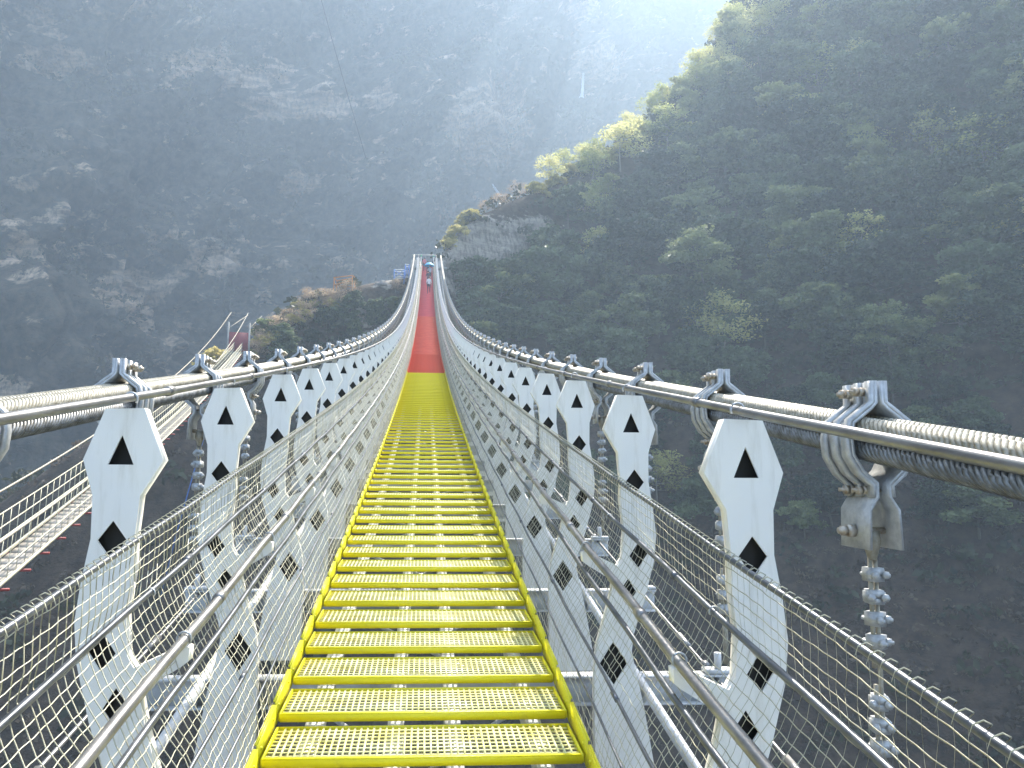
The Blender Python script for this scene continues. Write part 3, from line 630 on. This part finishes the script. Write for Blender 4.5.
for s, side in ((-1, 'left'), (1, 'right')):
    py0 = PY0 if s > 0 else PY0+.22
    fence = thing('safety_fence', 'wire mesh side fence with white diamond cut posts, %s of the yellow steps' % side, 'railing', (s*1.0, py0, D(py0)), 'fences along the bridge deck')
    pm, rm, bkm = post_mesh(s)
    ub1 = ubolt(.025).mesh('rail_loop', galv)
    pys = [py0+S*(i-1) for i in range(64)]; pys = [y for y in pys if y < 95]
    for i, y in enumerate(pys):
        o = obj('post', pm, fence, (random.uniform(-.004, .004), y+random.uniform(-.012, .012), D(y)+random.uniform(-.006, .006))); o.rotation_euler = (random.uniform(-.012, .012), random.uniform(-.006, .006), 0); local('post_flange', rm, o); local('post_backing', bkm, o)
        if y < 30:
            local('rail_loop', ub1, o, (s*.862, -.012, .580)); c = local('rail_loop', ub1, o, (s*1.112, .03, 1.440))
            if y < 12: local('rail_loop', ub1, o, (s*1.0, .02, .735)).scale = (.7, 1, .7)
    yr = np.r_[np.arange(-1.2, 20, .3), np.arange(20, 96.5, .9), 96.6]
    for nm, x, h, r_, m_, n_ in RAILS:
        bb = MB(); wob = .004*np.sin(yr*2*math.pi/S)
        bb.tube(np.stack([np.full_like(yr, s*x)+wob, yr, D(yr)+h], 1), r_, n_)
        if nm in ('handrail_pipe', 'thick_rail', 'middle_rail', 'thin_rail'):     # threaded couplings between rail lengths
            for kq in range(9):
                y = py0+S*kq+.42; bb.tube([(s*x, y, D(y)+h), (s*x, y+.07, D(y+.07)+h)], r_*1.28, 8)
        o = obj(nm, bb.mesh(nm, m_, True), fence)
    # wire mesh: woven real wires
    pr = np.array(PROF); dl = np.r_[0, np.cumsum(np.linalg.norm(np.diff(pr, axis=0), axis=1))]
    wy = np.arange(-1.0, 96.6, .046); a3 = np.arange(3)*2*math.pi/3; tri = np.stack([np.cos(a3), np.sin(a3)], 1)*.0022
    Vs = []; Fs = []; base = 0
    uu = np.linspace(0, dl[-1], 16); X = np.interp(uu, dl, pr[:, 0]); Hh = np.interp(uu, dl, pr[:, 1]); m = len(uu)
    skew = .05*np.sin(wy*1.1)+.012*rng.normal(size=len(wy)); slack = .004*np.sin(wy[:, None]*9+uu[None]*7)
    cx = s*(X[None]+slack*.6+.003*rng.normal(size=(len(wy), m))*(uu > .02)); cy = wy[:, None]+skew[:, None]*uu[None]+.0025*(-1)**np.arange(m)[None]
    hook = np.stack([np.full(len(wy), .992), np.full(len(wy), .985)], 0)
    cz = D(cy)+Hh[None]
    # loop over the top rail
    lx = s*np.array([.978, .984, 1.0, 1.016]); lh = np.array([.950, .972, .982, .974])
    cx = np.concatenate([np.broadcast_to(lx, (len(wy), 4)), cx], 1); cy = np.concatenate([wy[:, None]+np.array([.012, .008, 0, 0])[None], cy], 1); cz = np.concatenate([D(wy)[:, None]+lh[None], cz], 1); m += 4
    C = np.stack([cx, cy, cz], -1)
    V = np.stack([C+np.array([t_[0]*.7, t_[0]*.7, t_[1]])[None, None] for t_ in tri], 2)
    i0 = (np.arange(len(wy))[:, None, None]*m+np.arange(m-1)[None, :, None])*3; j0 = np.arange(3)[None, None]
    F = np.stack([i0+j0, i0+(j0+1) % 3, i0+3+(j0+1) % 3, i0+3+j0], -1).reshape(-1, 4)
    bb = MB(); bb.raw(V.reshape(-1, 3), F)
    # along-bridge wires
    nh = 27; yh = np.concatenate([np.arange(-1, 14, .052), np.arange(14, 40, .25), np.arange(40, 96.6, .8)])
    for k_ in range(1, nh):
        u_ = dl[-1]*k_/nh; x_ = np.interp(u_, dl, pr[:, 0]); h_ = np.interp(u_, dl, pr[:, 1]); zg = np.where(yh < 14, .002*(-1)**np.arange(len(yh)), 0)
        sl_ = .005*np.sin(yh*3+k_*1.7)+.002*np.sin(yh*13+k_)
        bb.tube(np.stack([s*(x_+zg+sl_*.5), yh, D(yh)+h_+sl_], 1), .0020, 3, caps=False)
    obj('wire_mesh', bb.mesh('wire_mesh', wirem), fence)

# ================================================================== OLD FOOTBRIDGE (left)
A = at(0, 572, 19.); B = at(238, 353, 80.)
def plan_at_px(xp):
    lo, hi = 0., 1.
    for _ in range(40):
        t = (lo+hi)/2; p = A+(B-A)*t; x = px(p)[0]
        if x < xp: lo = t
        else: hi = t
    return t
tm_ = plan_at_px(120); pm_ = A+(B-A)*tm_; r_ = ray(120, 472); zt = C0[2]+r_[2]*(pm_[1]/r_[1]); sag = (pm_[2]-zt)/(tm_*(1-tm_))
def ob(t, lat=0, h=0):
    t = np.asarray(t, float); d = (B-A)[:2]; d = d/np.linalg.norm(d); n = np.array([d[1], -d[0]])
    return np.stack([A[0]+(B-A)[0]*t+n[0]*lat, A[1]+(B-A)[1]*t+n[1]*lat, A[2]+(B-A)[2]*t-sag*t*(1-t)+h], -1)
old = thing('old_footbridge', 'older narrow plank footbridge with rope rails far below on the left', 'footbridge', tuple(A))
tt = np.linspace(-.32, 1.0, 120)
bb = MB()
for t in np.arange(-.32, 1.0, .0075):
    q_ = [ob(t, -.34, 0), ob(t, .34, 0), ob(t+.0066, .34, 0), ob(t+.0066, -.34, 0)]; bb.hexa(np.array([p-[0, 0, .06] for p in q_]+q_))
obj('deck_planks', bb, old, mt=plank)
for lat in (-.38, .38):
    bb = MB()
    for h in (1.1, .75, .4): bb.tube(ob(tt, lat*1.05, h), .018, 5)
    bb.tube(ob(tt, lat, .05), .05, 5)
    for t in np.arange(-.3, 1, .009): bb.tube([ob(t, lat, 0), ob(t+.003, lat*1.05, 1.1)], .010, 4)
    obj('rope_rail', bb, old, mt=wirem)
    bb = MB(); hh = .9+5.2*np.clip(tt, 0, 1)**2+.6*np.abs(np.minimum(tt, 0)); bb.tube(ob(tt, lat*2.2, hh*.55+.9), .03, 6)
    obj('suspension_cable', bb, old, mt=ropem)
redb = mat('red_bar', (.42, .07, .06), .5); q0 = ob(0, 0, 0); bb = MB(); bb.tube([ob(0, -.5, -.12)-q0, ob(0, .5, -.12)-q0], .035, 6); rbm = bb.mesh('red_cross_bar', redb)
for t in np.arange(-.3, 1, .022): obj('red_cross_bar', rbm, old, tuple(ob(t, 0, 0)))
gate = thing('red_gate', 'dusty red gate board standing at the far end of the old footbridge', 'gate', tuple(B))
d = (B-A)[:2]; d /= np.linalg.norm(d); rz = math.atan2(d[1], d[0])-math.pi/2; Rz = np.array([[math.cos(rz), -math.sin(rz), 0], [math.sin(rz), math.cos(rz), 0], [0, 0, 1]])
bb = MB(); bb.box(B+np.array([0, 0, 1.15]), (1.9, .12, 2.0), Rz); obj('gate_board', bb, gate, mt=reddoor)
for sx in (-1, 1):
    bb = MB(); c = B+Rz@np.array([sx*1.05, 0, 0]); bb.tube([c-[0, 0, .6], c+[0, 0, 3.2]], .09, 8); obj('gate_post', bb, gate, mt=concrete)
for sx, (gx, gy) in ((-1, (248, 315)), (1, (262, 316))):
    c = B+Rz@np.array([sx*1.0, 0, 2.6]); e = at(gx, gy, 97); bb = MB(); bb.tube([c-(e-c)*.0, e], .03, 5); tag(obj('guy_rope', bb, mt=ropem), 'pale guy rope rising %s the red gate to the promontory' % ('left of' if sx < 0 else 'right of'), 'rope', 'guy ropes behind the red gate')

# ================================================================== things at the far bank
p0 = at(344, 287, 94)
frame = thing('timber_frame', 'open orange timber lookout frame on the crest of the left promontory', 'frame', tuple(p0))
bb = MB(); cs = [(-1.2, -.6), (1.1, -.7), (1.3, .7), (-1.0, .8)]
for k_, (x, y) in enumerate(cs):
    bb.tube([p0+[x, y, -.6], p0+[x*.95, y, (1.0, 1.3, 1.35, .95)[k_]]], .07, 6)
obj('upright', bb, frame, mt=orangep); bb = MB()
for k_ in range(4):
    a_, b_ = cs[k_], cs[(k_+1) % 4]; z_ = (1.0, 1.3, 1.35, .95)
    bb.tube([p0+[a_[0], a_[1], z_[k_]], p0+[b_[0], b_[1], z_[(k_+1) % 4]]], .07, 6); bb.tube([p0+[a_[0], a_[1], .1], p0+[b_[0], b_[1], z_[(k_+1) % 4]*.55]], .05, 6)
obj('beam', bb, frame, mt=orangep)
def steel_frame(c, w_, h_, label):
    fr = thing('scaffold', label, 'scaffold', tuple(c)); bb = MB()
    for x in (-w_/2, w_/2):
        for y in (0, 1.0): bb.tube([c+[x, y, -.5], c+[x, y, h_]], .06, 6)
    obj('upright', bb, fr, mt=bluep); bb = MB()
    for z in (.25, h_*.55, h_):
        for y in (0, 1.0): bb.tube([c+[-w_/2, y, z], c+[w_/2, y, z]], .05, 6)
        for x in (-w_/2, w_/2): bb.tube([c+[x, 0, z], c+[x, 1, z]], .05, 6)
    obj('rail', bb, fr, mt=white); bb = MB(); bb.tube([c+[-w_/2, -.03, .25], c+[w_/2, -.03, h_]], .04, 6); bb.tube([c+[w_/2, -.05, .25], c+[-w_/2, -.05, h_]], .04, 6); obj('brace', bb, fr, mt=bluep)
steel_frame(at(399, 280, 95.5), 1.25, 1.35, 'wide low blue and white scaffold frame left of the bridge head')
steel_frame(at(407, 279, 96), .5, 1.9, 'narrow taller blue scaffold frame beside the bridge anchor block')
rk_ = MB(); r2 = np.random.default_rng(3)
th = np.linspace(0, math.pi, 12)[:, None]; ph = np.linspace(0, 2*math.pi, 19)[None]; sp = np.stack([np.sin(th)*np.cos(ph), np.sin(th)*np.sin(ph), np.cos(th)*np.ones_like(ph)], -1)
sp = sp*(1+.22*fbm(sp*2., 3, 9)[..., None])*np.array([.8, .8, .5])*(1+.25*ridged(sp*2.1, 3, 4)[..., None]); tag(structure('boulder', gridmesh(sp+at(382, 286, 96)).mesh('boulder', mat('boulder_rock', (.34, .31, .27), .9, color2=(.18, .16, .14), nscale=2, bump=.6, bscale=5), False)), 'pale rounded boulder on the promontory crest between orange and blue frames', 'boulder')
del bpy.data.objects['boulder']['kind']
# white concrete pillars right of bridge head
pl_ = thing('marker_pillar', 'pale concrete pillar at the foot of the cliff right of the bridge head', 'pillar', tuple(at(443, 284, 98)))
bb = MB(); c = at(443, 284, 98); bb.hexa(np.array([(-.3, -.3, -.8), (.3, -.3, -.8), (.3, .3, -.8), (-.3, .3, -.8), (-.2, -.2, 1.3), (.2, -.2, 1.3), (.2, .2, 1.3), (-.2, .2, 1.3)])+c); obj('shaft', bb, pl_, mt=white)
bb = MB(); bb.box(c+[0, 0, 1.38], (.52, .52, .14)); obj('cap', bb, pl_, mt=concrete)
# umbrella held by one of the walkers
um = thing('umbrella', 'bright light blue umbrella held low over the walker in pale grey', 'umbrella', (.22, 84.4, D(84.4)+1.0))
u0 = np.array([.22, 84.4, D(84.4)]); bb = MB(); n_ = 8; a_ = np.arange(n_)*2*math.pi/n_; V = [u0+[0, 0, 2.08]]
for rr_, hh_ in ((.28, 2.0), (.50, 1.83), (.60, 1.68)): V += [u0+[rr_*math.cos(q), rr_*math.sin(q), hh_] for q in a_]
F3 = [(0, 1+i, 1+(i+1) % n_) for i in range(n_)]; F4 = [(1+k_*n_+i, 1+(k_+1)*n_+i, 1+(k_+1)*n_+(i+1) % n_, 1+k_*n_+(i+1) % n_) for k_ in range(2) for i in range(n_)]
bb.raw(V, F3); b0 = bb.F; bb.F.append(np.array(F4)); obj('canopy', bb, um, mt=mat('blue_canvas', (.05, .42, .72), .6))
bb = MB(); bb.tube([u0+[0, 0, .95], u0+[0, 0, 2.16]], .012, 6); obj('shaft', bb, um, mt=galv)
bb = MB(); bb.tube([u0+[0, 0, .86], u0+[0, 0, .97]], .02, 6); obj('handle', bb, um, mt=blackm)

# people
def person(x, y, label, shirt, trousers, step=.22, arm=.15, bag=None, rz=0, hat=None):
    J = {'pel': (0, 0, .93), 'wai': (0, .01, 1.08), 'che': (0, .01, 1.30), 'nec': (0, .02, 1.46), 'hed': (0, -.01, 1.56), 'top': (0, 0, 1.68)}
    E_ = [('pel', 'wai'), ('wai', 'che'), ('che', 'nec'), ('nec', 'hed'), ('hed', 'top')]; Rr = {'pel': .14, 'wai': .125, 'che': .15, 'nec': .055, 'hed': .088, 'top': .075}
    for q_, sg in (('l', -1), ('r', 1)):
        st = step*sg
        J.update({'hip'+q_: (sg*.095, 0, .88), 'kne'+q_: (sg*.10, -st*.6-.02, .50), 'ank'+q_: (sg*.10, -st+(.05 if st < 0 else 0), .09), 'toe'+q_: (sg*.11, -st-.14, .04),
                  'sho'+q_: (sg*.175, .01, 1.38), 'elb'+q_: (sg*.225, arm*sg*.4+.03, 1.12), 'wri'+q_: (sg*.235, arm*sg-.08, .90), 'han'+q_: (sg*.235, arm*sg-.12, .82)})
        E_ += [('pel', 'hip'+q_), ('hip'+q_, 'kne'+q_), ('kne'+q_, 'ank'+q_), ('ank'+q_, 'toe'+q_), ('che', 'sho'+q_), ('sho'+q_, 'elb'+q_), ('elb'+q_, 'wri'+q_), ('wri'+q_, 'han'+q_)]
        Rr.update({'hip'+q_: .088, 'kne'+q_: .058, 'ank'+q_: .04, 'toe'+q_: .035, 'sho'+q_: .06, 'elb'+q_: .042, 'wri'+q_: .03, 'han'+q_: .034})
    names = list(J); me = bpy.data.meshes.new('person'); me.from_pydata([J[n_] for n_ in names], [(names.index(a_), names.index(b_)) for a_, b_ in E_], [])
    o = bpy.data.objects.new('person', me); COL.objects.link(o); md = o.modifiers.new('skin', 'SKIN')
    for i, n_ in enumerate(names):
        v = me.skin_vertices[0].data[i]; v.radius = (Rr[n_], Rr[n_]*(.8 if n_ in ('che', 'wai', 'pel') else 1)); v.use_root = (n_ == 'pel')
    o.modifiers.new('sub', 'SUBSURF').levels = 1; dg = bpy.context.evaluated_depsgraph_get(); m2 = bpy.data.meshes.new_from_object(o.evaluated_get(dg)); bpy.data.objects.remove(o)
    for m_ in (shirt, trousers, skinm, blackm): m2.materials.append(m_)
    for p in m2.polygons:
        c = p.center; z = c.z; p.use_smooth = True
        p.material_index = 2 if (z > 1.46 or (abs(c.x) > .19 and z < 1.08)) else (0 if z > .93 else (3 if z < .09 else 1))
    o = bpy.data.objects.new('person', m2); COL.objects.link(o); o.location = (x, y, D(y)); o.rotation_euler = (0, 0, rz); tag(o, label, 'person')
    bb = MB(); th = np.linspace(0, math.pi*.62, 7)[:, None]; ph = np.linspace(0, 2*math.pi, 13)[None]
    bb = gridmesh(np.stack([.098*np.sin(th)*np.cos(ph), .105*np.sin(th)*np.sin(ph)+.018, 1.61+.125*np.cos(th)*np.ones_like(ph)], -1)); local('hair' if not hat else 'hat', bb, o, mt=hat or hairm)
    if bag: bb = MB(); bb.tube([(0, .17, 1.0), (0, .19, 1.1), (0, .18, 1.35), (0, .15, 1.42)], [.08, .13, .13, .08], 8); local('backpack', bb, o, mt=bag)
    return o
cl = lambda n_, c: mat(n_, c, .8)
person(.18, 74.0, 'person in a white top and dark trousers walking nearest on the red deck', cl('cloth_white', (.7, .7, .68)), cl('cloth_dark', (.04, .04, .05)))
person(.12, 79.5, 'person in dark clothes right behind the nearest walker', cl('cloth_char', (.06, .06, .07)), cl('cloth_navy', (.05, .05, .09)), -.2, -.12)
person(.30, 84.5, 'person in pale grey jacket third along the red deck', cl('cloth_grey', (.5, .52, .55)), cl('cloth_black', (.03, .03, .03)), .18, .1)
person(.05, 89.0, 'person in a light blue top walking before the far landing', cl('cloth_blue', (.25, .42, .6)), cl('cloth_dk2', (.05, .05, .05)), -.18, .1)
person(-.35, 92.0, 'person in pink top at the left of the far landing', cl('cloth_pink', (.65, .2, .22)), cl('cloth_dk3', (.06, .05, .05)), .15, .1)

# thin lines strung in the gorge
bb = MB(); a_ = at(318, -12, 240); e_ = at(366, 158, 262); t_ = np.linspace(0, 1, 20)[:, None]; bb.tube(a_+(e_-a_)*t_*1.0+np.array([0, 0, -1])*2.2*t_*(1-t_), .17, 5)
tag(obj('overhead_cable', bb, mt=blackm), 'thin dark cable hanging down across the hazy cliff at the top', 'cable')
for s, q1, q2, lab in ((-1, (199, 450), (176, 535), 'thin blue guy wire hanging steeply below the left main cable'),):
    bb = MB(); bb.tube([at(203, 440, 7.4), at(176, 535, 8.2), at(160, 600, 9.)], .006, 5); tag(obj('guy_wire', bb, mt=bluep), lab, 'wire')
for s in (-1, 1):
    bb = MB()
    for y in (44, 50, 56): bb.tube([(s*1.75, y, D(y)-.2), (s*(10+ (y-44)*.5), y+28, D(y)-16)], .03, 5)
    tag(obj('wind_guy', bb, mt=galv), 'pale wind guys slanting from the %s edge of the deck into the shaded bank' % ('left' if s < 0 else 'right'), 'cable', 'wind guys of the bridge')

# ================================================================== haze
hb = MB().box((60, 90, 180), (2060, 1660, 630)); o = obj('haze', hb); o['kind'] = 'stuff'
hm = bpy.data.materials.new('haze_air'); hm.use_nodes = True; t = hm.node_tree
t.nodes.remove(t.nodes['Principled BSDF']); pv = t.nodes.new('ShaderNodeVolumePrincipled'); pv.inputs['Color'].default_value = (.62, .80, 1, 1); pv.inputs['Density'].default_value = HAZE_DENSITY; pv.inputs['Anisotropy'].default_value = .35
t.links.new(pv.outputs[0], t.nodes['Material Output'].inputs['Volume']); o.data.materials.append(hm)
